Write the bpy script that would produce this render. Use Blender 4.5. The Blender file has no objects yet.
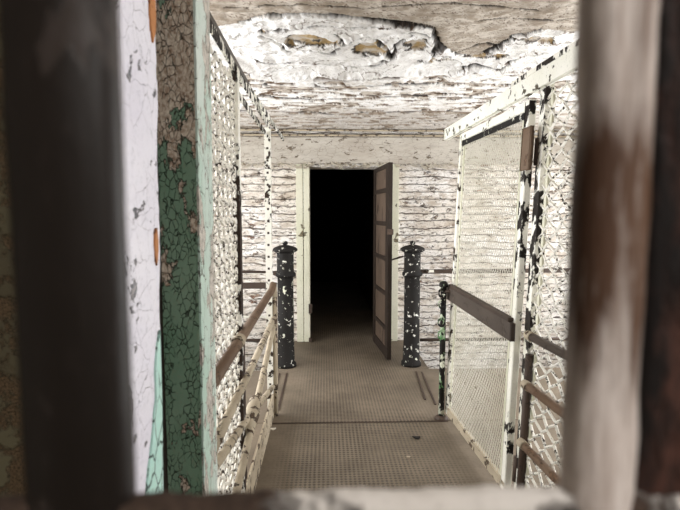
import bpy, bmesh, math, random
from mathutils import Vector, Matrix, noise
random.seed(7)
S = bpy.context.scene
COL = S.collection
PI = math.pi

# ------------------------------------------------------------------ colours and node helpers
def c(h, a=1.0):
    v = []
    for i in (0, 2, 4):
        x = int(h[i:i+2], 16) / 255
        v.append(x / 12.92 if x <= .04045 else ((x + .055) / 1.055) ** 2.4)
    return (*v, a)

class G:
    """a small node-graph writer"""
    def __init__(s, name):
        s.m = bpy.data.materials.new(name); s.m.use_nodes = True
        s.t = s.m.node_tree; s.t.nodes.clear()
        s.out = s.t.nodes.new('ShaderNodeOutputMaterial')
        s.b = s.t.nodes.new('ShaderNodeBsdfPrincipled')
        s.t.links.new(s.b.outputs[0], s.out.inputs[0])
    def put(s, sock, v):
        if isinstance(v, bpy.types.NodeSocket): s.t.links.new(v, sock)
        elif v is not None: sock.default_value = v
    def n(s, typ, ins={}, **props):
        nd = s.t.nodes.new('ShaderNode' + typ)
        for k, v in props.items(): setattr(nd, k, v)
        for k, v in ins.items(): s.put(nd.inputs[k], v)
        return nd
    def math(s, op, a, b=None, cl=False):
        nd = s.n('Math', {0: a}, operation=op, use_clamp=cl)
        if b is not None: s.put(nd.inputs[1], b)
        return nd.outputs[0]
    def pos(s, scale=(1, 1, 1), off=(0, 0, 0), rot=(0, 0, 0)):
        g = s.n('NewGeometry')
        return s.n('Mapping', {'Vector': g.outputs['Position'], 'Scale': scale, 'Location': off, 'Rotation': rot}).outputs[0]
    def noise(s, vec, scale, detail=6, rough=.6, dist=0.0):
        return s.n('TexNoise', {'Vector': vec, 'Scale': scale, 'Detail': detail, 'Roughness': rough, 'Distortion': dist}).outputs['Fac']
    def step(s, v, lo, hi):
        return s.n('MapRange', {'Value': v, 'From Min': lo, 'From Max': hi}).outputs[0]
    def mix(s, f, a, b):
        nd = s.n('Mix', data_type='RGBA')
        s.put(nd.inputs[0], f); s.put(nd.inputs[6], a); s.put(nd.inputs[7], b)
        return nd.outputs[2]
    def band(s, v, centre, width):
        d = s.math('ABSOLUTE', s.math('SUBTRACT', v, centre))
        return s.step(d, width, width * .35)
    def warp(s, vec, scale, amt):
        nz = s.n('TexNoise', {'Vector': vec, 'Scale': scale, 'Detail': 3}).outputs['Color']
        sub = s.n('VectorMath', {0: nz, 1: (.5, .5, .5)}, operation='SUBTRACT').outputs[0]
        sc = s.n('VectorMath', {0: sub, 'Scale': amt}, operation='SCALE').outputs[0]
        return s.n('VectorMath', {0: vec, 1: sc}, operation='ADD').outputs[0]
    def finish(s, col, rough=.8, height=None, bump=.5, dist=.01, metal=0.0, spec=.3):
        s.put(s.b.inputs['Base Color'], col); s.put(s.b.inputs['Roughness'], rough)
        s.put(s.b.inputs['Metallic'], metal); s.put(s.b.inputs['Specular IOR Level'], spec)
        if height is not None:
            bp = s.n('Bump', {'Strength': bump, 'Distance': dist, 'Height': height})
            s.t.links.new(bp.outputs[0], s.b.inputs['Normal'])
        return s.m

def peel(name, paint, under, paint2=None, under2=None, sc=8, thr=.45, soft=.012, edge=.02, edgecol='1a120c', edgeamt=.8,
         crack=None, crackw=.03, crackcol=None, stretch=(1, 1, 1), rough=.75, bump=.6, dist=.006, detail=8, nrough=.62, sc2=2.5, off=(0, 0, 0), bias=None):
    g = G(name); p = g.pos(stretch, off)
    a = g.noise(p, sc, detail, nrough, .25)
    if bias: a = g.math('ADD', a, bias(g))
    mask = g.step(a, thr - soft, thr + soft)
    lowf = g.step(g.noise(p, sc2, 4, .6), .38, .62)
    fine = g.noise(p, sc * 9, 4, .7)
    pc = g.mix(lowf, c(paint), c(paint2 or paint))
    pc = g.mix(g.math('MULTIPLY', g.step(fine, .55, .75), .35), pc, c(under2 or under))
    uc = g.mix(g.step(fine, .35, .65), c(under), c(under2 or under))
    col = g.mix(mask, uc, pc)
    h = g.math('ADD', mask, g.math('MULTIPLY', fine, .35))
    if edge:
        e = g.math('MULTIPLY', g.band(a, thr, edge), edgeamt)
        col = g.mix(e, col, c(edgecol))
    if crack:
        w = g.warp(p, crack * .8, .9 / crack)
        v = g.n('TexVoronoi', {'Vector': w, 'Scale': crack}, feature='DISTANCE_TO_EDGE').outputs['Distance']
        ck = g.step(v, crackw, crackw * .3)
        ck = g.math('MULTIPLY', ck, g.step(g.noise(p, crack * .35, 3), .40, .5))
        col = g.mix(g.math('MULTIPLY', ck, .85), col, c(crackcol or edgecol))
        h = g.math('SUBTRACT', h, ck)
    return g.finish(col, rough, h, bump, dist)

M = {}
def along(axis, pts):
    """a value that follows a few points along one axis: where the old paint has held on and where it has gone, and how pale the rusted bar is"""
    def f(g):
        v = g.n('SeparateXYZ', {0: g.n('NewGeometry').outputs['Position']}).outputs[axis]
        lo, hi = pts[0][0], pts[-1][0]
        nd = g.n('ValToRGB', {0: g.step(v, lo, hi)}); e = nd.color_ramp.elements
        while len(e) < len(pts): e.new(.5)
        for el, (q, b) in zip(e, pts):
            el.position = (q - lo) / (hi - lo); el.color = (b + .5,) * 3 + (1,)
        return g.math('SUBTRACT', nd.outputs[0], .5)
    return f
M['cream'] = peel('chipped cream paint', 'edebe3', '4a3a2c', 'e0ded2', '1c1510', sc=16, thr=.43, edge=.022, edgecol='100b08')
M['cream_bad'] = peel('badly chipped cream paint', 'f0eee6', '2a211b', 'dedccf', '120d0a', sc=15, thr=.49, edge=.02, edgecol='0c0806', stretch=(1, 1, .6))
M['stile_paint'] = peel('stile paint worn black near the top', 'f0eee6', '2a211b', 'e2e0d4', '120d0a', sc=15, thr=.47, edge=.02, edgecol='0c0806', stretch=(1, 1, .6), bias=along(2, [(0, .1), (.9, .08), (1.2, -.02), (2.1, -.02)]))
M['mesh_post'] = peel('post paint left near the top', 'f2f0ea', '3a2a20', 'e6e4da', '1c130d', sc=15, thr=.47, edge=.02, edgecol='0c0806', stretch=(1, 1, .6), bias=along(2, [(0, -.1), (1.5, -.1), (1.72, .08), (2.1, .06)]))
M['pale_green'] = peel('pale green enamel', 'd8d6c4', '8a8068', 'cecdb8', '4a4234', sc=9, thr=.35, edge=.015, edgecol='3a3226', crack=None)
M['rail_white'] = peel('pale green white rail paint', 'eeede5', '6e6553', 'e3e3d6', '2a231c', sc=14, thr=.39, edge=.018, edgecol='1d1712')
M['rust_pipe'] = peel('brown rusted pipe', '5c4736', '3b2a1e', '6e5b4a', '7d6048', sc=12, thr=.42, edge=.01, edgecol='2a1c14', rough=.6)
M['plank'] = peel('dark brown flat bar', '3f3630', '2b231d', '4d443d', '5e5248', sc=10, thr=.40, edge=.01, edgecol='1c1613', rough=.5)
M['dark_iron'] = peel('dark brown iron', '3a2f28', '231a15', '4a3c33', '5a4a3e', sc=14, thr=.4, edge=.01, rough=.6)
M['beige_pipe'] = peel('dusty beige pipe paint', 'b3a792', '5e4d3d', '9d917d', '3d2f24', sc=16, thr=.42, edge=.02, edgecol='2a1e16')
M['newel'] = peel('black iron with white flecks', 'e6e4dc', '17130f', 'cfd0bd', '0a0807', sc=24, thr=.615, soft=.01, edge=0, bump=.8)
M['stanchion'] = peel('black and green chipped paint', 'dfe0cf', '1b1712', '5f8d5c', '0c0a08', sc=13, thr=.53, edge=.012, edgecol='0a0806', sc2=7)
M['wire'] = peel('galvanised white wire', 'efece4', '40362d', 'dedacf', '2c241d', sc=55, thr=.425, edge=0)
M['gate_wire'] = peel('cream coated fine wire', 'cbc8bc', '827a6c', 'b6b3a4', '5a5244', sc=30, thr=.36, edge=0)
M['green_dark'] = peel('cracked dark green paint', '86a08a', 'e2d8c6', '668a70', '9a806a', bias=along(2, [(.9, .1), (1.35, .06), (1.5, .0), (1.62, -.03), (1.75, -.12), (2.1, -.16)]), sc=13, thr=.47, edge=.012, edgecol='17110c', crack=62, crackw=.05, crackcol='14180f', stretch=(1.3, 1.3, .7), bump=.9)
M['mint'] = peel('mint and grey flaking paint', 'd3d9d3', 'dcd4ca', 'b4ccbf', '98938a', sc=10, thr=.47, edge=.008, edgecol='6a5c4a', crack=30, crackw=.03, crackcol='4a4436', stretch=(1, 1, .5), sc2=3)
M['white_trim'] = peel('flaking white trim paint', 'eceaf2', 'b9b3b3', 'e2dfea', '57606a', sc=9, thr=.40, edge=.008, edgecol='4c4650', crack=20, crackw=.006, crackcol='7a7078', bump=.9)
M['orange_chip'] = peel('bare orange wood', 'b5794a', '8a5530', 'c98d5c', '5e3820', sc=30, thr=.45, edge=0)
M['aqua_chip'] = peel('aqua undercoat', 'b5dcd2', '9cc6bc', 'c4e4da', '4d5a50', sc=14, thr=.36, edge=.01, edgecol='333a34', crack=26, crackw=.05, crackcol='20241f', stretch=(1, 1, .6))
M['bar_black'] = peel('black painted steel', '221b17', '2f2620', '1a1512', '3b3330', sc=20, thr=.45, edge=0, stretch=(1, 1, .3), rough=.5, bump=.2)
M['rust_bar'] = peel('rusted brown steel with pale patches', '6f5443', 'bfb0a7', '523a2c', 'e4d9d2', sc=20, thr=.44, soft=.08, edge=0, stretch=(1.4, 1, .16), sc2=14, bias=along(2, [(1.36, -.14), (1.41, -.02), (1.45, .08), (1.50, .07), (1.53, -.10), (1.58, -.14)]), rough=.6, bump=.4)  # bias makes the pale patches fuller towards top and bottom
M['rust_edge'] = peel('dark rust with red scale', '1b1513', '251c19', '15100f', '5a3a30', sc=20, thr=.5, soft=.05, edge=0, stretch=(1, 1, .3))
M['sill'] = peel('white flaking paint on brown sill', 'e9e4df', '33271f', 'd8d0c8', '4a3a30', sc=24, thr=.50, soft=.05, edge=0, bump=1.0, bias=along(0, [(-.1, -.25), (-.04, -.16), (.01, .05), (.03, .22), (.08, .2), (.11, 0), (.14, -.1)]))
M['front_wall'] = peel('dark mottled olive wall', '6b6450', '3a3024', '7d7860', '8a745a', sc=26, thr=.5, soft=.06, edge=.01)
M['black'] = G('corridor plaster coloured as darkness').finish(c('0c0a09'), .95, spec=.05)  # near-black colour stands in for the lack of light
M['tan_plaster'] = peel('tan flaking plaster', 'bcb6ac', '857b6e', 'aaa297', '5c4e40', sc=15, thr=.385, edge=.012, edgecol='4a3b2e', crack=18, crackw=.015, crackcol='5a4a3c', stretch=(.6, 1, 1.4))
M['wood_brown'] = peel('dusty brown door wood', '514338', '372b22', '5d4e42', '2c221a', sc=8, thr=.40, edge=.008, edgecol='33241a', stretch=(1, 1, .35))
M['wood_dark'] = peel('dark brown door rail', '241b14', '18110c', '2d221a', '382c22', sc=10, thr=.40, edge=0, stretch=(1, 1, .4))
M['side_wall'] = peel('white flaking side wall', 'd9d3c8', 'a3907c', 'cbc3b6', '75604c', sc=5, thr=.42, edge=.012, edgecol='5a4838')
M['flake'] = peel('loose paint flake', 'e4dfd4', 'c2b7a4', 'd2cabb', '8a7a66', sc=30, thr=.42, edge=0)
M['scrap'] = G('black rubber scrap').finish(c('1c1815'), .7)

def brick_mat():
    g = G('painted brick with flaking white')
    geo = g.n('NewGeometry'); sep = g.n('SeparateXYZ', {0: geo.outputs['Position']})
    flat = g.n('CombineXYZ', {0: sep.outputs[0], 1: sep.outputs[2], 2: 0.0}).outputs[0]
    w = g.warp(g.warp(flat, 3.5, .07), 18, .03)
    bk = g.n('TexBrick', {'Vector': w, 'Color1': (1, 1, 1, 1), 'Color2': (.6, .6, .6, 1), 'Mortar': (0, 0, 0, 1), 'Scale': 1.0,
                          'Mortar Size': .007, 'Mortar Smooth': .5, 'Brick Width': .23, 'Row Height': .083})
    wz = g.n('SeparateXYZ', {0: w}).outputs[1]
    fr = g.math('FRACT', g.math('DIVIDE', wz, .083))
    row = g.step(g.math('ABSOLUTE', g.math('SUBTRACT', fr, .5)), .41, .48)
    p = g.pos(); ps = g.pos((.6, 1, 1.5))
    a = g.noise(ps, 11, 10, .7, .4)
    mask = g.step(a, .385, .405)
    big = g.noise(p, 1.7, 4, .6)
    fine = g.noise(ps, 52, 5, .72, .3)
    paint = g.mix(g.step(big, .4, .6), c('f6f3f0'), c('e6dfd6'))
    paint = g.mix(g.math('MULTIPLY', g.step(fine, .52, .66), .6), paint, c('8f8071'))
    mott = g.step(g.noise(ps, 7, 8, .72, .5), .47, .60)
    paint = g.mix(g.math('MULTIPLY', mott, .75), paint, c('b3a493'))
    bare = g.mix(g.step(g.noise(p, 2.6, 3, .5), .58, .64), c('b0a294'), c('a88674'))
    bare = g.mix(g.math('MULTIPLY', g.step(fine, .45, .6), .6), bare, c('5e4c40'))
    col = g.mix(mask, bare, paint)
    col = g.mix(g.math('MULTIPLY', g.band(a, .395, .016), .85), col, c('35281f'))
    gate_n = g.step(g.noise(ps, 6, 7, .7), .44, .58)
    ln = g.math('MULTIPLY', row, gate_n)
    col = g.mix(g.math('MULTIPLY', ln, .85), col, c('3c2f26'))
    col = g.mix(g.math('MULTIPLY', g.math('MULTIPLY', bk.outputs['Fac'], gate_n), .22), col, c('66564a'))
    spots = g.step(g.noise(ps, 30, 6, .7, .6), .585, .61)
    col = g.mix(g.math('MULTIPLY', spots, .85), col, c('40322a'))
    h = g.math('ADD', mask, g.math('MULTIPLY', fine, .6))
    h = g.math('SUBTRACT', h, g.math('MULTIPLY', row, 1.2))
    h = g.math('SUBTRACT', h, g.math('MULTIPLY', spots, .8))
    return g.finish(col, .85, h, 1.0, .015)
M['brick'] = brick_mat()

def plate_mat():
    g = G('dusty raised tread plate')
    geo = g.n('NewGeometry'); sep = g.n('SeparateXYZ', {0: geo.outputs['Position']})
    X, Y = sep.outputs[0], sep.outputs[1]
    k = PI / .022
    u = g.math('MULTIPLY', g.math('ADD', X, Y), k / 1.15)
    v = g.math('MULTIPLY', g.math('SUBTRACT', X, Y), k / 1.15)
    f = g.math('MULTIPLY', g.math('SINE', u), g.math('SINE', v))
    lug = g.step(f, -.1, .5)
    p = g.pos()
    worn = g.step(g.noise(p, 2.6, 5, .6), .36, .6)
    centre = g.step(g.math('ABSOLUTE', g.math('SUBTRACT', X, .28)), .62, .38)
    vis = g.math('MULTIPLY', g.math('ADD', g.math('MULTIPLY', worn, .45), .5), centre, True)
    base = g.mix(g.step(g.noise(p, 1.6, 6, .65), .35, .65),  c('5f5548'), c('7c7061'))
    base = g.mix(g.math('MULTIPLY', g.step(g.noise(p, 40, 4, .7), .5, .75), .4), base, c('453a2f'))
    col = g.mix(g.math('MULTIPLY', g.math('MULTIPLY', lug, vis), .75), base, c('1f1811'))
    h = g.math('ADD', g.math('MULTIPLY', g.math('MULTIPLY', lug, vis), -1.0), g.math('MULTIPLY', g.noise(p, 70, 3), .2))
    return g.finish(col, .62, h, .5, .004, spec=.35)
M['plate'] = plate_mat()

def ceiling_mat():
    g = G('peeling ceiling layers')
    at = g.n('Attribute', attribute_name='albedo_and_shade').outputs['Color']
    p = g.pos((1, 1.3, 1))
    fine = g.noise(p, 38, 7, .72, .4)
    dark = g.step(fine, .55, .70)
    col = g.mix(g.math('MULTIPLY', dark, .55), at, c('6a5848'))
    rid = g.noise(p, 15, 6, .6, .6)
    col = g.mix(g.math('MULTIPLY', g.band(rid, .5, .012), .4), col, c('5e4d3e'))
    h = g.math('ADD', g.math('MULTIPLY', fine, .7), rid)
    return g.finish(col, .85, h, .55, .012)
M['ceiling'] = ceiling_mat()

# ------------------------------------------------------------------ mesh helpers (world coordinates)
def box(bm, x0, x1, y0, y1, z0, z1, bev=0.0, M_=None):
    r = bmesh.ops.create_cube(bm, size=1)
    vs = r['verts']
    for v in vs:
        v.co = Vector(((x0 + x1) / 2 + v.co.x * (x1 - x0), (y0 + y1) / 2 + v.co.y * (y1 - y0), (z0 + z1) / 2 + v.co.z * (z1 - z0)))
    if M_ is not None:
        for v in vs: v.co = M_ @ v.co
    if bev:
        es = list({e for v in vs for e in v.link_edges})
        bmesh.ops.bevel(bm, geom=es, offset=bev, segments=2, affect='EDGES', profile=.6)

def frame_of(d):
    d = d.normalized()
    up = Vector((0, 0, 1)) if abs(d.z) < .95 else Vector((0, 1, 0))
    s = d.cross(up).normalized()
    return d, s, s.cross(d).normalized()

def tube(bm, pts, r, n=10, cap=True):
    pts = [Vector(p) for p in pts]; rings = []
    for i, p in enumerate(pts):
        d = (pts[min(i + 1, len(pts) - 1)] - pts[max(i - 1, 0)])
        _, s, u = frame_of(d)
        rr = r[i] if isinstance(r, (list, tuple)) else r
        rings.append([bm.verts.new(p + (s * math.cos(2 * PI * k / n) + u * math.sin(2 * PI * k / n)) * rr) for k in range(n)])
    for a, b in zip(rings, rings[1:]):
        for k in range(n):
            f = bm.faces.new((a[k], a[(k + 1) % n], b[(k + 1) % n], b[k])); f.smooth = n > 5
    if cap:
        bm.faces.new(rings[0][::-1]); bm.faces.new(rings[-1])

def flat(bm, a, b, w, t, side, bev=.002):
    """a flat bar from a to b: w wide across `side`'s perpendicular, t thick along `side`"""
    a, b = Vector(a), Vector(b); d = (b - a); L = d.length; d.normalize()
    s = Vector(side); s = (s - d * s.dot(d)).normalized(); u = d.cross(s)
    m = Matrix(((s.x, d.x, u.x, (a.x + b.x) / 2), (s.y, d.y, u.y, (a.y + b.y) / 2), (s.z, d.z, u.z, (a.z + b.z) / 2), (0, 0, 0, 1)))
    box(bm, -t / 2, t / 2, -L / 2, L / 2, -w / 2, w / 2, bev, m)

def lathe(bm, prof, cx, cy, n=16):
    rings = [[bm.verts.new((cx + r * math.cos(2 * PI * k / n), cy + r * math.sin(2 * PI * k / n), z)) for k in range(n)] for r, z in prof]
    for a, b in zip(rings, rings[1:]):
        for k in range(n):
            f = bm.faces.new((a[k], a[(k + 1) % n], b[(k + 1) % n], b[k])); f.smooth = True
    bm.faces.new(rings[0][::-1]); bm.faces.new(rings[-1])

def root_loc(p):
    v = Vector((0, 0, 0))
    while p is not None: v += p.location; p = p.parent
    return v

def obj(name, bm, mat, parent=None, origin=None, roughen=0.0, rs=30, sharp=True):
    """links the shape as ONE mesh object; verts are given in world coordinates"""
    if roughen:
        for v in bm.verts:
            v.co += noise.noise_vector(v.co * rs) * roughen
    off = root_loc(parent)
    if origin is not None and parent is None: off = Vector(origin)
    for v in bm.verts: v.co -= off
    bmesh.ops.recalc_face_normals(bm, faces=bm.faces)
    me = bpy.data.meshes.new(name); bm.to_mesh(me); bm.free()
    me.materials.append(M[mat])
    o = bpy.data.objects.new(name, me); COL.objects.link(o)
    if parent is not None: o.parent = parent
    elif origin is not None: o.location = origin
    return o

def tag(o, label, cat, group=None):
    o['label'] = label; o['category'] = cat
    if group: o['group'] = group
    return o

def thing(name, loc, label, cat, group=None):
    o = bpy.data.objects.new(name, None); COL.objects.link(o); o.location = loc
    o.empty_display_size = .1
    return tag(o, label, cat, group)

def struct(name, bm, mat, parent=None, label=None, **k):
    o = obj(name, bm, mat, parent, **k)
    if parent is None:
        o['kind'] = 'structure'
        if label: o['label'] = label
    return o

def B(): return bmesh.new()

# ------------------------------------------------------------------ the place: figures in metres, +Y is down the walkway, floor top at z=0
WALL_Y, CEIL, DW0, DW1, DTOP = 5.57, 2.45, -.18, .625, 2.03
PLAT = 4.50                      # edge of the landing; beyond it only the bridge goes on to the door
FX = -.40                        # left fence plane
def RX(y): return .885 + (3.4 - y) * .05   # right fence line, opening slightly towards us
GY0, GY1 = 2.35, 3.375           # gate

# floor ---------------------------------------------------------------
bm = B()
box(bm, -2.0, 3.3, -1.6, 3.325, -.06, 0)
box(bm, -2.0, 3.3, 3.337, PLAT, -.06, -.001)
box(bm, -2.0, 3.3, 3.30, 3.36, -.07, -.012)
box(bm, -.52, 1.0, PLAT + .004, 5.75, -.06, 0)
struct('floor', bm, 'plate', label='rusty brown tread plate walkway floor leading to the dark doorway')
bm = B()
for (a, b) in (((.86, 4.42), (.80, 3.72)), ((.91, 4.40), (.86, 3.62))):
    flat(bm, (a[0], a[1], .003), (b[0], b[1], .003), .014, .006, (0, 0, 1), 0)
for (a, b) in (((-.36, 4.40), (-.36, 3.55)), ((-.43, 4.40), (-.42, 3.55))):
    flat(bm, (a[0], a[1], .003), (b[0], b[1], .003), .014, .006, (0, 0, 1), 0)
flat(bm, (-.39, 3.315, .001), (.88, 3.315, .001), .012, .005, (0, 0, 1), 0)
struct('trim_2', bm, 'dark_iron', label='dark seam strips let into the tread plate floor')

# far wall with doorway ----------------------------------------------------
bm = B()
box(bm, -2.2, DW0, WALL_Y, WALL_Y + .3, -1.6, CEIL + .1)
box(bm, DW1, 3.5, WALL_Y, WALL_Y + .3, -1.6, CEIL + .1)
box(bm, DW0, DW1, WALL_Y, WALL_Y + .3, DTOP, CEIL + .1)
box(bm, DW0, DW1, WALL_Y, WALL_Y + .3, -1.6, -.06)
struct('wall_back', bm, 'brick', label='white painted brick wall with flaking paint around the doorway')
# lintel band: a real, slightly proud, uneven plaster beam
bm = B()
nx, nz = 260, 26
rows = []
for j in range(nz + 1):
    z = 2.06 + (2.36 - 2.06) * j / nz
    row = []
    for i in range(nx + 1):
        x = -2.2 + 5.7 * i / nx
        zz = z
        if j == 0: zz += .02 * noise.noise(Vector((x * 9, 0, 3))) + .012 * noise.noise(Vector((x * 31, 0, 8)))
        y = WALL_Y - .05 + .008 * noise.noise(Vector((x * 5, z * 12, 1))) + .006 * noise.noise(Vector((x * 20, z * 30, 4)))
        row.append(bm.verts.new((x, y, zz)))
    rows.append(row)
for z0, lst in ((0, rows[0]), (1, rows[-1])):
    back = [bm.verts.new((v.co.x, WALL_Y + .01, v.co.z)) for v in lst]
    for i in range(nx):
        bm.faces.new((lst[i], lst[i + 1], back[i + 1], back[i]) if z0 else (lst[i + 1], lst[i], back[i], back[i + 1]))
for a, b in zip(rows, rows[1:]):
    for i in range(nx):
        bm.faces.new((a[i], a[i + 1], b[i + 1], b[i])).smooth = True
struct('trim_3', bm, 'tan_plaster', label='tan plaster lintel band over the doorway with ragged lower edge')
bm = B()
tube(bm, [(-2.1, WALL_Y - .1, 2.425), (3.4, WALL_Y - .1, 2.425)], .012, 8)
tube(bm, [(-2.1, WALL_Y - .07, 2.375), (3.4, WALL_Y - .07, 2.375)], .012, 8)
struct('trim_4', bm, 'beige_pipe', label='thin conduits running along the top of the back wall')

# door casing
bm = B()
yc = WALL_Y - .045
for (x0, x1) in ((DW0 - .15, DW0 - .072), (DW0 - .066, DW0 + .004)):
    box(bm, x0, x1, yc, WALL_Y + .06, 0, DTOP + .03, .006)
for (x0, x1) in ((DW1 - .004, DW1 + .1), (DW1 + .106, DW1 + .225)):
    box(bm, x0, x1, yc, WALL_Y + .06, 0, DTOP + .03, .006)
struct('trim_1', bm, 'pale_green', label='pale green wooden casing boards of the dark doorway')
# hinges left on the casing
bm = B()
for z in (.34, 1.42): box(bm, DW0 - .02, DW0 + .014, yc - .014, yc + .02, z, z + .1, .003)
# the open leaf
d1 = thing('door_1', (DW1 - .005, yc - .01, 0), 'brown panelled door standing open against the right casing', 'door')
d1['kind'] = 'structure'
hx, hy = DW1 - .048, yc - .012
ang = math.radians(-84.7)
L = .76
D = Matrix.Translation((hx, hy, .012)) @ Matrix.Rotation(ang, 4, 'Z')
HT = 1.985
zs = [0, .30, .66, 1.02, 1.38, 1.72, HT]
bm = B()
box(bm, 0, .09, -.022, .022, 0, HT, .004, D); box(bm, L - .12, L, -.022, .022, 0, HT, .004, D)
for i, z in enumerate(zs):
    h = .10 if i in (0,) else .045
    z0 = z if i == 0 else (z - h if i == len(zs) - 1 else z - h / 2)
    box(bm, .088, L - .118, -.02, .02, z0, z0 + h, .003, D)
obj('door_frame', bm, 'wood_dark', d1)
for i in range(len(zs) - 1):
    bm = B(); box(bm, .085, L - .115, -.008, .008, zs[i] + (.09 if i == 0 else .02), zs[i + 1] - .02, .003, D)
    obj('door_panel', bm, 'wood_brown', d1)
bm = B()
lock = D @ Vector((L + .012, 0, 1.30))
box(bm, L - .02, L + .022, -.03, .03, 1.27, 1.33, .008, D)
obj('door_latch', bm, 'dark_iron', d1)
for z in (.25, 1.0, 1.75):
    bm = B(); tube(bm, [(hx + .03, hy + .0, z), (hx + .03, hy, z + .1)], .012, 8); obj('door_hinge', bm, 'dark_iron', d1)
bm = B()
for z in (.34,): box(bm, DW0 - .012, DW0 + .03, yc - .02, yc + .03, z, z + .11, .004); box(bm, DW0 - .012, DW0 + .022, yc - .02, yc + .03, .0, .05, .004)
struct('trim_5', bm, 'dark_iron', label='dark hinge leaves left on the left door casing')

# corridor behind the door, its darkness put into the wall colours
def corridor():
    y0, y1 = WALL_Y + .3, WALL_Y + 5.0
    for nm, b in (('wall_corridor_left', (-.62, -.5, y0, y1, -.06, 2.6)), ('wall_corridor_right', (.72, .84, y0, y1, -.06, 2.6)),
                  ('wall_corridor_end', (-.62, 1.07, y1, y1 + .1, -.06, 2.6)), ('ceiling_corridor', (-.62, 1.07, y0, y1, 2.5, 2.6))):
        bm = B(); box(bm, *b); struct(nm, bm, 'wood_dark' if 'right' in nm else 'black', label='passage beyond the doorway with its darkness put into the colour')
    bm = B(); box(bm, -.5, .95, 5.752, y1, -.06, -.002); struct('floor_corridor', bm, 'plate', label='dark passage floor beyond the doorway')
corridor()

# ceiling: plaster layers as real relief, recess shade painted beyond the droop ------------------------------------
import numpy as np
EDGE = [(-2.3, 2.62), (-.8, 2.60), (-.53, 2.57), (-.40, 2.51), (-.30, 2.40), (-.17, 2.39), (.03, 2.39), (.10, 2.41), (.27, 2.44), (.48, 2.49), (.55, 2.53), (.65, 2.76), (.78, 2.93), (.93, 2.96), (.99, 2.78), (1.01, 2.62), (1.12, 2.54), (1.29, 2.56), (3.6, 2.6)]
DROOP = [(-2.3, 3.1), (-.55, 3.10), (-.49, 3.29), (-.34, 3.38), (-.17, 3.42), (-.04, 3.32), (.14, 3.36), (.37, 3.26), (.61, 3.30), (.83, 3.25), (.99, 3.15), (1.4, 3.1), (3.6, 3.1)]
CRACKS = [   # (polyline, half width, depth): torn edges and folds in the hanging white sheet
    (EDGE[3:17], .008, .008), (EDGE[4:10], .005, .004), (DROOP[1:11], .010, .008),
    ([(-.33, 2.67), (-.25, 2.76), (-.21, 2.89), (-.08, 2.85), (.06, 2.92), (.11, 2.75), (.03, 2.63)], .011, .012),
    ([(.11, 2.75), (.22, 2.68), (.34, 2.77), (.40, 2.94), (.34, 3.09), (.16, 3.14)], .012, .014),
    ([(.40, 2.94), (.42, 2.68), (.46, 2.56), (.59, 2.61), (.66, 2.83), (.66, 3.01)], .011, .013),
    ([(1.01, 2.82), (.92, 2.75), (.84, 2.82), (.70, 2.98), (.62, 3.12)], .010, .01),
    ([(.85, 3.20), (.94, 3.08), (1.12, 3.11), (1.18, 2.95), (1.28, 2.84)], .011, .012),
    ([(-.5, 2.7), (-.36, 2.62), (-.2, 2.55), (.0, 2.52), (.2, 2.56), (.36, 2.53)], .007, .008),
    ([(-.45, 3.0), (-.3, 3.08), (-.12, 3.05), (.05, 3.13), (.2, 3.2)], .006, .006),
    ([(-.9, 3.62), (-.62, 3.64), (-.19, 3.74), (.41, 3.66), (.96, 3.59), (1.5, 3.6)], .022, .012),
    ([(-.9, 4.02), (-.61, 4.00), (-.04, 4.12), (.61, 3.97), (1.20, 4.02), (1.7, 4.0)], .025, .012),
    ([(-1, 4.5), (-.69, 4.54), (.05, 4.69), (.89, 4.53), (1.8, 4.6)], .03, .012),
    ([(-.44, 2.34), (-.11, 2.29), (.17, 2.32), (.57, 2.25), (1.02, 2.32)], .005, .006),
    ([(.75, 2.45), (.9, 2.40), (1.1, 2.44), (1.3, 2.38)], .006, .006), ([(-.4, 2.22), (.1, 2.19), (.5, 2.17), (1.0, 2.2)], .004, .004)]
HOLES = [(-.10, 2.72, .13, .07), (.27, 2.86, .09, .10), (.52, 2.76, .07, .09), (.98, 2.95, .14, .05), (-.28, 2.60, .06, .03), (1.15, 2.66, .10, .035), (.72, 3.06, .12, .04)]
def rgb(h): return np.array(c(h)[:3])
TAN, TAN2, WHITE, OCHRE, DARK, BROWN, GREY = [rgb(h) for h in ('cdc4b9', '9d9081', 'fbfaf9', 'b3996c', '150d08', '5a422c', 'd3d0ce')]
xs = [-2.2 + .7 * i / 14 for i in range(14)] + [-1.5 + 3.6 * i / 560 for i in range(561)] + [2.1 + 1.4 * i / 20 for i in range(1, 21)]
ys = [1.6 + .5 * j / 40 for j in range(40)] + [2.1 + 1.5 * j / 260 for j in range(260)] + [3.6 + 1.97 * j / 180 for j in range(181)]
GX, GYY = np.meshgrid(np.array(xs), np.array(ys))
def fbm(sx, sy, o, seed):
    return np.array([noise.fractal(Vector((x * sx, y * sy, seed)), 1.0, 2.1, o) for x, y in zip(GX.flat, GYY.flat)]).reshape(GX.shape)
n1 = fbm(2.2, 2.2, 3, 1.3); n2 = fbm(7, 7, 4, 9.1); n3 = fbm(17, 26, 4, 4.4); n4 = fbm(5, 15, 5, 2.7); n5 = fbm(2.6, 3.6, 3, 6.1)
def poly_d(px, py, pl):
    best = np.full(px.shape, 9.)
    for (ax, ay), (bx, by) in zip(pl, pl[1:]):
        dx, dy = bx - ax, by - ay
        t = np.clip(((px - ax) * dx + (py - ay) * dy) / (dx * dx + dy * dy), 0, 1)
        best = np.minimum(best, np.hypot(px - ax - t * dx, py - ay - t * dy))
    return best
wxx = GX + .035 * n2 + .02 * n3; wyy = GYY + .03 * n2 + .02 * n3
ip = lambda pl, x: np.interp(x, [q[0] for q in pl], [q[1] for q in pl])
d = wyy - ip(EDGE, wxx); e = ip(DROOP, wxx) - wyy
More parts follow.
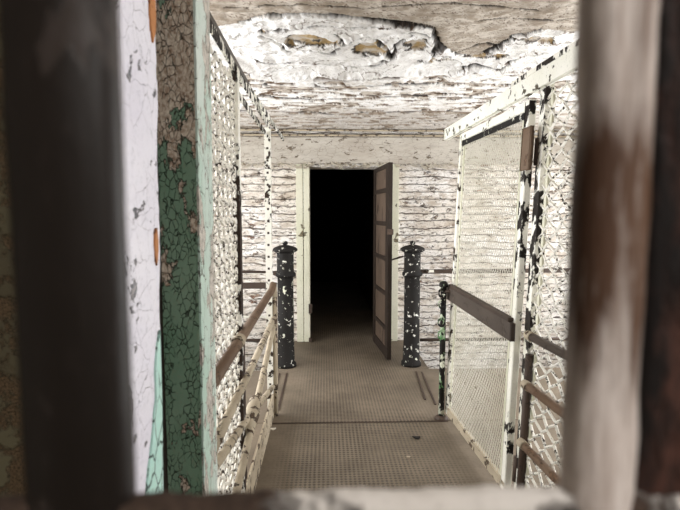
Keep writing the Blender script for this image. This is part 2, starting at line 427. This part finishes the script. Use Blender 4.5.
def mixc(A, Bc, t):
    t = np.clip(t, 0, 1)[..., None]; return A * (1 - t) + Bc * t
full = lambda col: np.broadcast_to(col, GX.shape + (3,)).copy()
tanc = mixc(full(TAN), full(TAN2), .42 + n2 * .55 + n3 * .9)
tanc = mixc(tanc, full(BROWN), .8 * (np.abs(n3 + .4 * n2 + .12) < .035))
tant = .011 + .008 * n2 + .006 * n3
whc = mixc(full(WHITE), full(GREY), .1 + n2 * .7)
lines = np.abs(n5 + .12 * n3) 
whc = mixc(whc, full(BROWN), .75 * np.clip(1 - lines / .022, 0, 1) * 1.5)
wht = .018 + .022 * n1 + .010 * n2 + .003 * n3 + .010 * np.clip(1 - lines / .12, 0, 1)
for hx_, hy_, ra_, rb_ in HOLES:
    q = np.hypot((wxx - hx_) / ra_, (wyy - hy_) / rb_) + .5 * n3 + .3 * n2
    ins = (q < 1)
    hc = mixc(full(OCHRE), full(TAN), .5 + 1.6 * n3)
    whc = np.where(ins[..., None], hc, whc); wht = wht - .014 * np.clip((1.1 - q) / .2, 0, 1)
    whc = mixc(whc, full(DARK), .9 * (np.abs(q - 1) < .10) * (n2 > -.3))
wht = wht + .045 * np.clip(1 - e / .14, 0, 1) ** 1.5
frc = np.where((n4 > .0)[..., None], mixc(full(WHITE), full(TAN), .15 + n3 * .9), mixc(full(TAN), full(BROWN), .35 + n3 * 1.3))
frc = mixc(frc, mixc(full(BROWN), full(DARK), .5 + n3), .9 * ((n4 < .0) & (n4 > -.055)))
frc = mixc(frc, full(TAN2), .5 * np.clip((GYY - 4.35) / .2, 0, 1))
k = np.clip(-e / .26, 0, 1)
recess_shade = ((k < 1) & ((GX < -.22) | ((GX > -.08) & (GX < .25)) | (n1 > .15)))  # brown recess strip, darkened to paint in the droop's shadow
frc = np.where(recess_shade[..., None], mixc(mixc(full(BROWN), full(DARK), .45 + n3), frc, k ** 4), frc)
frt = -.006 + .012 * (n4 > 0) + .006 * np.clip(n2, 0, 1) + .004 * n3 - .02 * (1 - k)
colr = np.where((d < 0)[..., None], tanc, np.where((e > 0)[..., None], whc, frc))
T = np.where(d < 0, tant, np.where(e > 0, wht, frt))
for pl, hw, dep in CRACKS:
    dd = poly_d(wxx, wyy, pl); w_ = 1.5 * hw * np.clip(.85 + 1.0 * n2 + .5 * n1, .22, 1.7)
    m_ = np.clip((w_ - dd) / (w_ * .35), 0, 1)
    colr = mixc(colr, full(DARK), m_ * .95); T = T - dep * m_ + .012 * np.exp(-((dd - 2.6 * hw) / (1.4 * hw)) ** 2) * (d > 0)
inner = (GX > -1.6) & (GX < 2.6)
T = np.where(inner, np.clip(T, -.028, .09), .01)
bm = B(); lay = bm.verts.layers.float_color.new('albedo_and_shade')
prev = None
for j, y in enumerate(ys):
    row = []
    for i, x in enumerate(xs):
        v = bm.verts.new((x, y, CEIL - T[j, i])); v[lay] = (*colr[j, i], 1)
        row.append(v)
    if prev:
        for i in range(len(xs) - 1):
            bm.faces.new((prev[i], row[i], row[i + 1], prev[i + 1])).smooth = True
    prev = row
struct('ceiling', bm, 'ceiling', label='low ceiling with torn layers of white and tan peeling paint')
bm = B(); box(bm, -2.3, 3.6, -1.7, 5.87, CEIL + .03, CEIL + .15); struct('ceiling_slab', bm, 'side_wall', label='ceiling slab above the walkway')

# side walls; unseen window openings added to let light in
def side_wall(name, x0, x1, wn, xo):
    bm = B()
    box(bm, x0, x1, -1.7, 1.1, -1.6, CEIL + .1); box(bm, x0, x1, 5.0, 5.57, -1.6, CEIL + .1)
    box(bm, x0, x1, 1.1, 5.0, -1.6, .35); box(bm, x0, x1, 1.1, 5.0, 2.3, CEIL + .1)
    struct(name, bm, 'side_wall', label='white flaking side wall with tall windows added for the light')
    bm = B()
    xm = (x0 + x1) / 2
    for k in range(7):
        y = 1.1 + 3.9 * k / 6; box(bm, xm - .025, xm + .025, max(1.1, y - .02), min(5.0, y + .02), .35, 2.3)
    for z in (.37, 1.3, 2.28): box(bm, xm - .02, xm + .02, 1.1, 5.0, z - .02, z + .02)
    struct(wn, bm, 'pale_green', label='unseen multi paned window frame added for the light')
side_wall('wall_left', -2.2, -2.0, 'added_window_1', -2.3)
side_wall('wall_right', 3.3, 3.5, 'added_window_2', 3.6)
bm = B(); box(bm, -2.2, 3.5, PLAT + .0, 5.57, -1.7, -1.6); struct('floor_lower', bm, 'side_wall', label='floor of the lower storey below the landing edge')
bm = B(); box(bm, -2.2, 3.5, PLAT - .12, PLAT - .004, -1.6, -.061); struct('wall_landing', bm, 'side_wall', label='wall below the landing edge')
# the dark room the picture is taken from
bm = B(); box(bm, -2.0, 3.3, -1.7, -1.6, -.06, CEIL + .03); struct('wall_rear', bm, 'front_wall', label='wall behind the viewing slot')
bm = B(); box(bm, -1.999, -.449, .94, 1.02, 0, CEIL); struct('wall_front', bm, 'front_wall', label='dark mottled wall left of the white door trim')

bm = B(); box(bm, -.46, -.4075, 1.0, 1.3, 0, CEIL); struct('gap_shade_filler', bm, 'wood_dark', label='dark filler standing in for gap shadow between the white trim and the green post')  # filler box whose dark colour stands in for the gap's shadow
# white flaking trim, just past the grille
bm = B()
n = 120
pts = []
def wx(z): return -.337 + .012 * (z - 1.1) / .7 + .002 * noise.noise(Vector((0, 0, z * 9))) + .0015 * noise.noise(Vector((2, 0, z * 40)))
def wy(z): return .968 + .006 * noise.noise(Vector((7, 0, z * 8))) + .005 * noise.noise(Vector((9, 0, z * 30)))
prev = None
for i in range(n + 1):
    z = CEIL * i / n
    ring = [bm.verts.new(q) for q in ((-.45, .80, z), (wx(z) - .004, .80, z), (wx(z), .804, z), (wx(z), wy(z), z), (wx(z) - .006, wy(z) + .006, z), (-.45, .99, z))]
    if prev:
        for k in range(6): bm.faces.new((prev[k], prev[(k + 1) % 6], ring[(k + 1) % 6], ring[k]))
    prev = ring
t6 = struct('trim_6', bm, 'white_trim', label='white flaking door trim board beside the dark green post')
def patch(name, outline, x, thick, mat, parent):
    bm = B()
    q = lambda z: x + .012 * (z - 1.1) / .7
    a = [bm.verts.new((q(z), y, z)) for y, z in outline]; b = [bm.verts.new((q(z) + thick, y, z)) for y, z in outline]
    bm.faces.new(a); bm.faces.new(b[::-1])
    for i in range(len(a)): bm.faces.new((a[i], b[i], b[(i + 1) % len(a)], a[(i + 1) % len(a)]))
    return obj(name, bm, mat, parent)
def blob(cx, cz, w, h, seed, n=28):
    return [(cx + w * math.cos(2 * PI * k / n) * (1 + .35 * noise.noise(Vector((k * .45, seed, 0)))), cz + h * math.sin(2 * PI * k / n) * (1 + .25 * noise.noise(Vector((k * .5, seed, 5))))) for k in range(n)]
patch('bare_wood', blob(.945, 1.42, .009, .035, 3), -.3375, .0045, 'orange_chip', t6)['label'] = 'bare orange wood chip'
patch('bare_wood', blob(.943, 1.86, .015, .05, 6), -.3375, .0045, 'orange_chip', t6)['label'] = 'bare orange wood chip'
o = [(.957, 1.25), (.940, 1.22), (.930, 1.17), (.933, 1.12), (.918, 1.09), (.905, 1.04), (.885, 1.0), (.872, .96), (.862, .88), (.962, .86), (.963, 1.1)]
patch('undercoat', o, -.3375, .0045, 'aqua_chip', t6)['label'] = 'aqua undercoat showing'

# green timber post ----------------------------------------------------------
gp = thing('timber_post', (-.36, 1.25, 0), 'tall timber post with cracked dark green paint beside the white trim', 'post')
bm = B(); 
prev = None
for i in range(100 + 1):
    z = (CEIL - .02) * i / 100
    j = lambda s: .0025 * noise.noise(Vector((s, 0, z * 14)))
    ring = [bm.verts.new(q) for q in ((-.407, 1.2 + j(1), z), (-.319 + .005 * (z - 1.1), 1.2 + j(2), z), (-.319 + .005 * (z - 1.1), 1.3, z), (-.407, 1.3, z))]
    if prev:
        for k in range(4): bm.faces.new((prev[k], prev[(k + 1) % 4], ring[(k + 1) % 4], ring[k]))
    else: bm.faces.new(ring)
    prev = ring
bm.faces.new(prev)
obj('post_body', bm, 'green_dark', gp)
bm = B()
prev = None
for i in range(100 + 1):
    z = (CEIL - .02) * i / 100
    j = lambda s: .0022 * noise.noise(Vector((s, 5, z * 22)))
    k_ = .005 * (z - 1.1); ring = [bm.verts.new(q) for q in ((-.3185 + k_, 1.203, z), (-.313 + j(1) + k_, 1.2025, z), (-.312 + j(2) + k_, 1.345, z), (-.3185 + k_, 1.345, z))]
    if prev:
        for k in range(4): bm.faces.new((prev[k], prev[(k + 1) % 4], ring[(k + 1) % 4], ring[k]))
    else: bm.faces.new(ring)
    prev = ring
bm.faces.new(prev)
obj('side_board', bm, 'mint', gp)['label'] = 'mint and grey flaking side board facing the walkway'

# expanded diamond mesh in a plane running along a ground line ------------------
def diamonds(bm, p0, p1, z0, z1, w, h, r, n=5, lean=0.0):
    p0, p1 = Vector(p0), Vector(p1); d = p1 - p0; Ln = d.length; d.normalize(); s = Vector((d.y, -d.x, 0))
    cols = int(Ln / (w / 2))
    for i in range(cols + 1):
        base = i * w / 2
        pts = []; k = 0; z = z0
        while z <= z1:
            off = (w / 4) * (1 if (k + i) % 2 else -1) * .96
            u = min(Ln, max(0, base + off))
            q = p0 + d * u + s * (r * .6 * (1 if k % 2 else -1))
            # a short flat along the joint gives the twisted look
            pts.append((q.x + lean * z, q.y, z - h * .07)); pts.append((q.x + lean * z, q.y, z + h * .07))
            z += h / 2; k += 1
        tube(bm, pts, r, n)

# LEFT: mesh fence -----------------------------------------------------------------
lf = thing('mesh_fence', (FX, 1.9, 0), 'left diamond mesh fence panel with chipped posts along the walkway', 'fence')
bm = B(); diamonds(bm, (FX, 1.33, 0), (FX, 2.185, 0), .05, 2.1, .088, .075, .0068); obj('wire_mesh', bm, 'wire', lf)
bm = B(); box(bm, FX - .02, FX + .018, 2.175, 2.225, 0, 2.13, .003); obj('post', bm, 'mesh_post', lf)['label'] = 'flat post edging the mesh panel'
bm = B(); box(bm, FX - .02, FX - .004, 2.226, 2.24, 0, 2.1, .002); obj('post_angle', bm, 'dark_iron', lf)
# perforated angle post at the far end
bm = B()
fy = 3.43
def perforated(bm, x0, x1, y, th, z0, z1, hole=.008, pitch=.085):
    zc = z0; xm = (x0 + x1) / 2
    def quadbox(a, b, c_, d_): box(bm, a, b, y, y + th, c_, d_)
    quadbox(x0, xm - hole, z0, z1); quadbox(xm + hole, x1, z0, z1)
    z = z0
    while z < z1:
        z2 = min(z1, z + pitch - 2 * hole); quadbox(xm - hole, xm + hole, z, z2); z += pitch
perforated(bm, FX - .025, FX + .018, fy, .005, 0, 2.09)
box(bm, FX + .013, FX + .018, fy + .005, fy + .045, 0, 2.09)
obj('perforated_post', bm, 'cream', lf)
bm = B(); box(bm, FX - .022, FX + .012, fy + .0056, fy + .012, 0, 2.08); obj('backing_strip', bm, 'dark_iron', lf)
bm = B()
flat(bm, (FX + .006, 1.35, 2.135), (FX + .006, 3.45, 2.105), .038, .006, (1, 0, 0))
obj('top_rail', bm, 'cream_bad', lf)['label'] = 'chipped cream top rail'
bm = B()
flat(bm, (FX - .012, 1.35, 2.18), (FX - .012, 2.7, 2.165), .045, .012, (1, 0, 0))
obj('top_angle', bm, 'plank', lf)
bm = B(); flat(bm, (FX - .012, 2.66, 2.165), (FX + .01, 4.6, 2.19), .03, .012, (1, 0, 0))
obj('top_angle', bm, 'cream_bad', lf)['label'] = 'chipped angle bar above the top rail'
bm = B(); flat(bm, (FX - .008, 2.24, 2.05), (FX - .008, 3.43, 2.04), .03, .006, (1, 0, 0)); obj('under_rail', bm, 'cream_bad', lf)

# LEFT: pipe railing
pr = thing('pipe_railing', (-.37, 2.4, 0), 'left pipe railing with crossed braces and brown handrail on the walkway', 'railing')
X1 = -.372
bm = B(); tube(bm, [(X1 - .005, 1.36, .925), (X1 - .005, 2.0, .93), (X1 - .005, 2.7, .94), (X1 - .002, 3.36, .955), (X1, 3.42, .985)], .024, 12)
hd = obj('handrail', bm, 'rust_pipe', pr, roughen=.0015); hd['label'] = 'brown rusted handrail'
bm = B(); tube(bm, [(X1 - .005, 2.02, .931), (X1 - .005, 2.10, .932)], .027, 12); obj('coupling', bm, 'beige_pipe', hd)
bm = B(); tube(bm, [(X1, 1.36, .71), (X1, 2.3, .715), (X1, 3.43, .735)], .0185, 12); obj('middle_rail', bm, 'beige_pipe', pr, roughen=.0015)
bm = B(); tube(bm, [(X1 + .012, 3.42, .735), (X1 + .012, 2.35, .475), (X1 + .012, 1.36, .25)], .018, 12); obj('brace', bm, 'beige_pipe', pr)
bm = B(); tube(bm, [(X1 - .012, 3.42, .23), (X1 - .012, 2.35, .475), (X1 - .012, 1.36, .66)], .018, 12); obj('brace', bm, 'beige_pipe', pr)
bm = B(); lathe_pts = [(X1, 2.22, .44), (X1, 2.28, .46), (X1, 2.35, .475), (X1, 2.42, .49), (X1, 2.48, .51)]; tube(bm, lathe_pts, [.026, .034, .04, .034, .026], 12); obj('brace_coupling', bm, 'beige_pipe', pr)
bm = B(); flat(bm, (FX + .014, 1.36, .09), (FX + .014, 3.44, .09), .17, .012, (1, 0, 0)); obj('toe_board', bm, 'beige_pipe', pr)
bm = B(); tube(bm, [(X1 + .004, 3.46, 0), (X1 + .004, 3.46, .96)], .019, 12); obj('post', bm, 'beige_pipe', pr)
bm = B(); tube(bm, [(X1 - .03, 2.3, .03), (X1 - .03, 2.3, .92)], .012, 8); obj('post', bm, 'dark_iron', pr)['label'] = 'thin dark upright'

# newel posts ------------------------------------------------------------------------
nw = thing('newel_post', (-.385, 4.63, 0), 'black chipped iron newel post left of the doorway', 'post', 'iron newel posts at the landing edge')
cx, cy = -.385, 4.63
bm = B(); lathe(bm, [(.10, 0), (.10, .03), (.085, .05), (.078, .3), (.078, .88)], cx, cy, 14); obj('shaft', bm, 'newel', nw, roughen=.004, rs=22)
bm = B(); lathe(bm, [(.080, .88), (.1, .895), (.1, .92), (.082, .935), (.08, 1.1), (.086, 1.12)], cx, cy, 14); obj('collar', bm, 'newel', nw, roughen=.003)
bm = B(); lathe(bm, [(.088, 1.12), (.118, 1.135), (.12, 1.155), (.10, 1.17), (.06, 1.185), (.028, 1.192)], cx, cy, 14); cp_ = obj('cap', bm, 'newel', nw, roughen=.002)
bm = B(); lathe(bm, [(.012, 1.19), (.024, 1.2), (.028, 1.213), (.022, 1.226), (.006, 1.232)], cx, cy, 12); obj('finial', bm, 'newel', cp_)
r2 = nw.copy(); COL.objects.link(r2); r2.location = (.85, 4.63, 0); r2['label'] = 'black chipped iron newel post right of the open door'
for ch in nw.children:
    q = ch.copy(); COL.objects.link(q); q.parent = r2
    for sub in ch.children:
        q2 = sub.copy(); COL.objects.link(q2); q2.parent = q
# landing-edge guard rails
ra = thing('guard_rail', (-.9, 4.63, 0), 'dark guard rail bars left of the left newel post', 'railing', 'guard rails at the landing edge')
bm = B(); tube(bm, [(-1.95, 4.63, .94), (-.468, 4.63, .93)], .011, 8); obj('rail', bm, 'dark_iron', ra)
bm = B(); flat(bm, (-1.2, 4.62, .8), (-.9, 4.62, .8), .055, .01, (0, 1, 0)); obj('mid_rail', bm, 'cream', ra)['label'] = 'white painted end of the flat bar'
bm = B(); flat(bm, (-.9, 4.62, .8), (-.47, 4.62, .8), .06, .012, (0, 1, 0)); obj('mid_rail', bm, 'dark_iron', ra)
bm = B(); tube(bm, [(-1.95, 4.63, .26), (-.468, 4.63, .26)], .016, 8); obj('rail', bm, 'dark_iron', ra)
bm = B(); tube(bm, [(-1.95, 4.63, .5), (-.468, 4.63, .49)], .012, 8); obj('rail', bm, 'rail_white', ra)['label'] = 'white rail'
bm = B(); flat(bm, (-.50, 4.62, .92), (-.47, 4.62, .915), .03, .07, (0, 1, 0)); obj('bracket', bm, 'dark_iron', ra)
rb = thing('guard_rail', (1.4, 4.63, 0), 'dark guard rail bars right of the right newel post', 'railing', 'guard rails at the landing edge')
bm = B(); flat(bm, (.935, 4.63, .93), (3.25, 4.63, .94), .042, .02, (0, 1, 0)); obj('rail', bm, 'dark_iron', rb)
bm = B(); tube(bm, [(.935, 4.63, .25), (3.25, 4.63, .25)], .016, 8); obj('rail', bm, 'dark_iron', rb)
bm = B(); flat(bm, (.98, 4.612, .935), (1.06, 4.612, .937), .026, .012, (0, 1, 0)); obj('paint_remnant', bm, 'cream', rb)
bm = B(); tube(bm, [(.77, 4.72, 1.07), (.71, 5.1, 1.0), (.70, 5.5, .98)], .009, 8); obj('tie_bar', bm, 'dark_iron', rb)

# RIGHT: fence, gate, stanchion, handrails -------------------------------------------
def rp(y, z, dx=0.0): return (RX(y) + .035 * z + dx, y, z)     # the whole fence leans out a little
rf = thing('mesh_fence', (RX(2.0), 2.0, 0), 'right diamond mesh fence beyond the gate nearest the rusted bar', 'fence')
bm = B(); diamonds(bm, rp(.9, 0, .042), rp(2.29, 0, .042), .04, 2.08, .11, .094, .0068, lean=.035); obj('wire_mesh', bm, 'wire', rf)
bm = B(); flat(bm, rp(.9, 2.135, .012), rp(3.75, 2.10, .0), .075, .03, (1, 0, 0), .004); obj('top_rail', bm, 'rail_white', rf)
bm = B(); flat(bm, rp(.9, 2.185, .02), rp(2.6, 2.175, .02), .02, .05, (1, 0, 0)); obj('top_rail_edge', bm, 'cream_bad', rf)
bm = B(); flat(bm, rp(2.305, 0, .045), rp(2.305, 2.10, .045), .05, .04, (1, 0, 0), .004); obj('post', bm, 'cream_bad', rf)['label'] = 'chipped cream gate post'
bm = B(); tube(bm, [rp(2.27, 0, .03), rp(2.27, .80, .03)], .02, 12); obj('post', bm, 'dark_iron', rf)['label'] = 'dark brown short upright pipe'
bm = B(); flat(bm, rp(2.255, .02, .05), rp(2.255, 2.06, .05), .02, .012, (1, 0, 0)); obj('edge_strip', bm, 'pale_green', rf)
bm = B(); flat(bm, rp(.9, .03, .042), rp(2.29, .03, .042), .04, .012, (1, 0, 0)); obj('bottom_rail', bm, 'beige_pipe', rf)

gate = thing('gate', (RX(GY0), GY0, 0), 'tall cream framed wire gate with dark bar across its middle', 'gate')
GZ0, GZ1 = .05, 2.03
dirv = (Vector(rp(GY1, 0)) - Vector(rp(GY0, 0))).normalized(); sid = (dirv.y, -dirv.x, 0)
bm = B(); flat(bm, rp(GY0 + .02, GZ0), rp(GY0 + .02, GZ1), .045, .03, sid, .003); obj('stile', bm, 'stile_paint', gate)['label'] = 'near stile with black chips'
bm = B(); flat(bm, rp(GY1 - .02, GZ0), rp(GY1 - .02, GZ1), .04, .03, sid, .003); obj('stile', bm, 'cream', gate)
bm = B(); flat(bm, rp(GY0, GZ1 - .015), rp(GY1, GZ1 - .015), .04, .03, sid, .003); obj('top_frame', bm, 'rail_white', gate)
bm = B(); flat(bm, rp(GY0 + .05, GZ1 - .058, -.006), rp(GY1 - .04, GZ1 - .058, -.006), .03, .008, sid, .001); obj('top_strip', bm, 'newel', gate)['label'] = 'black flaking strip'
bm = B(); flat(bm, rp(GY0, GZ0 + .02), rp(GY1, GZ0 + .02), .045, .03, sid, .003); obj('bottom_frame', bm, 'beige_pipe', gate)
bm = B()
for yy in (GY0 + .075, GY1 - .07): flat(bm, rp(yy, GZ0 + .05, -.004), rp(yy, GZ1 - .08, -.004), .016, .006, sid, .001)
obj('clamp_strip', bm, 'pale_green', gate)
# fine wire: two families of straight wires clipped to the frame
bm = B()
W0, W1, H0, H1 = GY0 + .04, GY1 - .04, GZ0 + .03, GZ1 - .05
def wires(slope, dx):
    pitch = .042
    k = H0 - abs(slope) * (W1 - W0) - .1 if slope > 0 else H0
    while k < H1 + abs(slope) * (W1 - W0):
        p = []
        for y in (W0, W1): 
            z = k + slope * (y - W0); p.append((y, z))
        (ya, za), (yb, zb) = p
        def clip(z):
            return ya + (z - za) / slope
        lo, hi = ya, yb
        for zl in (H0, H1):
            yc_ = clip(zl)
            if slope > 0:
                if zl == H0: lo = max(lo, yc_)
                else: hi = min(hi, yc_)
            else:
                if zl == H0: hi = min(hi, yc_)
                else: lo = max(lo, yc_)
        if hi - lo > .01:
            tube(bm, [rp(lo, k + slope * (lo - W0), dx), rp(hi, k + slope * (hi - W0), dx)], .0018, 4, False)
        k += pitch
wires(1.35, -.002); wires(-1.35, .002)
obj('wire_mesh', bm, 'gate_wire', gate)
bm = B(); flat(bm, rp(GY0 - .02, .895, -.035), rp(GY1 + .03, .925, -.035), .085, .02, sid, .004); obj('cross_bar', bm, 'plank', gate)
bm = B(); flat(bm, rp(GY0 + .02, .95, -.028), rp(GY1 - .02, .98, -.028), .016, .03, sid, .002); obj('cross_bar_edge', bm, 'dark_iron', gate)
bm = B(); flat(bm, rp(GY0 - .012, 1.70, -.02), rp(GY0 - .012, 1.90, -.02), .085, .012, sid, .004); obj('lock_plate', bm, 'rust_pipe', gate)['label'] = 'brown lock plate'
for z in (1.72, .12):
    bm = B(); tube(bm, [rp(GY0 - .02, z, .03), rp(GY0 - .02, z + .13, .03)], .016, 10); obj('hinge', bm, 'dark_iron', gate)

st = thing('stanchion', (.842, 3.36, 0), 'short black and green chipped pipe post at the far end of gate', 'post')
bm = B(); tube(bm, [(.842, 3.36, 0), (.842, 3.36, .97)], .021, 12); obj('pipe', bm, 'stanchion', st, roughen=.002)
bm = B(); lathe(bm, [(.03, .97), (.034, .98), (.03, 1.0), (.015, 1.012)], .842, 3.36, 12); obj('cap', bm, 'stanchion', st)
def ring(cx, cy, cz, R, r, tilt):
    bm = B(); pts = []
    for k in range(17):
        a = 2 * PI * k / 16; pts.append((cx + R * math.cos(a), cy - .002 + tilt * math.sin(a), cz + R * 1.25 * math.sin(a)))
    tube(bm, pts, r, 8, False); return bm
for cz in (.93, .85, .72, .63): obj('ring', ring(.842 - .018, 3.333, cz, .022, .007, .006), 'stanchion', st)
bm = B(); tube(bm, [(.842, 3.34, .935), (.87, 3.33, .945), (.885, 3.31, .94)], .012, 8); obj('hook', bm, 'dark_iron', st)
bm = B(); lathe(bm, [(.05, 0), (.05, .012), (.026, .03)], .842, 3.36, 12); obj('foot_flange', bm, 'dark_iron', st)

hr = thing('pipe_railing', (RX(1.6), 1.6, 0), 'right pipe rails in three rows in front of the diamond mesh', 'railing')
for z, m in ((.90, 'plank'), (.655, 'rust_pipe'), (.36, 'rust_pipe')):
    bm = B(); tube(bm, [rp(.92, z - .005, .01), rp(1.6, z, .01), rp(2.22, z, .01)], .02, 12)
    o = obj('rail', bm, m, hr, roughen=.0015)
    bm = B(); tube(bm, [rp(2.215, z, .01), rp(2.262, z, .01)], .0235, 12); obj('rail_flange', bm, 'beige_pipe', o)

# loose flakes lying on the plate, each its own thing
def flake(name, x, y, s, mat, label, cat, seed):
    bm = B(); n = 9; rr = random.Random(seed)
    top = []; bot = []
    for k in range(n):
        a = 2 * PI * k / n; r = s * (.7 + .5 * rr.random())
        px, py = x + r * math.cos(a), y + r * .6 * math.sin(a)
        z = .004 + .25 * s * abs(math.cos(a))
        top.append(bm.verts.new((px, py, z + .003))); bot.append(bm.verts.new((px, py, z - .003)))
    ct = bm.verts.new((x, y, .006)); cb = bm.verts.new((x, y, .001))
    for k in range(n):
        j = (k + 1) % n
        bm.faces.new((ct, top[k], top[j])); bm.faces.new((cb, bot[j], bot[k])); bm.faces.new((top[k], bot[k], bot[j], top[j]))
    tag(obj(name, bm, mat, origin=(x, y, 0)), label, cat)
flake('paint_flake', -.362, 3.22, .022, 'flake', 'white paint flake on the floor by the left railing', 'debris', 1)
flake('paint_flake', .505, 2.81, .012, 'flake', 'small white paint flake on the floor near the wire gate', 'debris', 2)
flake('rubber_scrap', .605, 3.06, .03, 'scrap', 'dark scrap on the tread plate left of the gate', 'debris', 3)

# hanging curls of paint on the lintel's lower edge and the ceiling seams
bm = B(); rr = random.Random(5)
def curl(bm, x, y, z, w, l, dirx, lift):
    rows = []
    for k in range(5):
        t = k / 4; ang = t * 1.5
        px = x + dirx * l * t; pz = z - l * .55 * math.sin(ang) * (1 if lift > 0 else .6); py = y - lift * t * .03
        rows.append((bm.verts.new((px, py, pz)), bm.verts.new((px + w * .2, py - .002, pz - w * (1 - .6 * t)))))
    for a, b in zip(rows, rows[1:]): bm.faces.new((a[0], b[0], b[1], a[1]))
for k in range(90):
    x = rr.uniform(-1.2, 1.6); y = WALL_Y - .056; z = 2.06 + rr.uniform(-.01, .03)
    curl(bm, x, y, z, rr.uniform(.015, .04), rr.uniform(.03, .1), rr.choice((-1, 1)), rr.uniform(.2, 1.2))
bmesh.ops.solidify(bm, geom=bm.faces[:], thickness=.002)
fl = obj('paint_curls', bm, 'flake', None); fl['kind'] = 'stuff'; tag(fl, 'loose curls of paint hanging along the lintel edge above the doorway', 'peeling paint')

# foreground grille, out of focus ----------------------------------------------------------
gr = thing('grille', (0, .21, 0), 'blurred rusted steel grille around the viewing slot nearest the camera', 'grille')
def upright(x0, x1, y0, y1, mat, rough=.0008, seed=0):
    bm = B(); n = 120; prev = None
    for i in range(n + 1):
        z = .001 + 2.40 * i / n
        j = lambda s: .0011 * noise.noise(Vector((s + seed, 0, z * 28)))
        b = min((x1 - x0), (y1 - y0)) * .3
        q = [(x0, y0 + b), (x0 + b, y0), (x1 - b, y0), (x1, y0 + b), (x1, y1 - b), (x1 - b, y1), (x0 + b, y1), (x0, y1 - b)]
        ring_ = [bm.verts.new((a + j(k), b_ + j(k + 9), z)) for k, (a, b_) in enumerate(q)]
        if prev:
            for k in range(8): bm.faces.new((prev[k], prev[(k + 1) % 8], ring_[(k + 1) % 8], ring_[k])).smooth = True
        else: bm.faces.new(ring_[::-1])
        prev = ring_
    bm.faces.new(prev)
    return obj('bar', bm, mat, gr)
upright(-.1318, -.0865, .2, .218, 'bar_black')['label'] = 'wide black bar'
upright(.1105, .1400, .196, .222, 'rust_bar')['label'] = 'rusted brown bar with pale patches'
upright(.1405, .19, .203, .222, 'rust_edge')['label'] = 'dark outer bar'
bm = B(); n = 150; prev = None
for i in range(n + 1):
    x = -.2 + .4 * i / n
    j = .0016 * noise.noise(Vector((x * 45, 0, 0))) + .0012 * noise.noise(Vector((x * 130, 3, 0)))
    ring_ = [bm.verts.new(q) for q in ((x, .2, 1.31), (x, .2, 1.348), (x, .203, 1.3535 + j * .6), (x, .2105, 1.3545 + j), (x, .213, 1.351), (x, .213, 1.31))]
    if prev:
        for k in range(6): bm.faces.new((prev[k], prev[(k + 1) % 6], ring_[(k + 1) % 6], ring_[k])).smooth = True
    else: bm.faces.new(ring_)
    prev = ring_
bm.faces.new(prev[::-1])
obj('cross_bar', bm, 'sill', gr)['label'] = 'lower cross bar with white flaking top edge'

# ------------------------------------------------------------------ light
w = bpy.data.worlds.new('sky'); S.world = w; w.use_nodes = True
bg = w.node_tree.nodes['Background']; bg.inputs[0].default_value = (.93, .96, 1, 1); bg.inputs[1].default_value = 1.0
def area(name, loc, rot, sx, sy, e, col=(1, 1, 1)):
    l = bpy.data.lights.new(name, 'AREA'); l.shape = 'RECTANGLE'; l.size = sx; l.size_y = sy; l.energy = e; l.color = col
    o = bpy.data.objects.new(name, l); COL.objects.link(o); o.location = loc; o.rotation_euler = rot
    return o
area('added_daylight_left', (-2.28, 3.05, 1.33), (0, -PI / 2, 0), 1.9, 3.8, 190, (1, 1, 1))  # area lights added at the unseen windows to brighten the walkway
area('added_daylight_right', (3.58, 3.05, 1.33), (0, PI / 2, 0), 1.9, 3.8, 230)
area('added_front_fill', (.6, -.9, 2.35), (math.radians(25), 0, 0), .6, .6, 26, (1, .97, .94))  # soft light added behind the camera to brighten the grille bars
S.view_settings.view_transform = 'Standard'; S.view_settings.look = 'None'; S.view_settings.gamma = 1
S.view_settings.use_curve_mapping = False; S.view_settings.exposure = -0.1
try: S.cycles.max_bounces = 8; S.cycles.diffuse_bounces = 5
except Exception: pass

# ------------------------------------------------------------------ camera
cam = bpy.data.cameras.new('camera'); co = bpy.data.objects.new('camera', cam); COL.objects.link(co)
cam.sensor_fit = 'HORIZONTAL'; cam.sensor_width = 36; cam.lens = 480 / 680 * 36
cam.clip_start = .01
pt = math.atan(40 / 480); yw = math.atan(15 / 480 * math.cos(pt))
co.location = (0, 0, 1.48); co.rotation_euler = (PI / 2 - pt, 0, -yw)
cam.dof.use_dof = True; cam.dof.focus_distance = 3.6; cam.dof.aperture_fstop = 5.6
S.camera = co
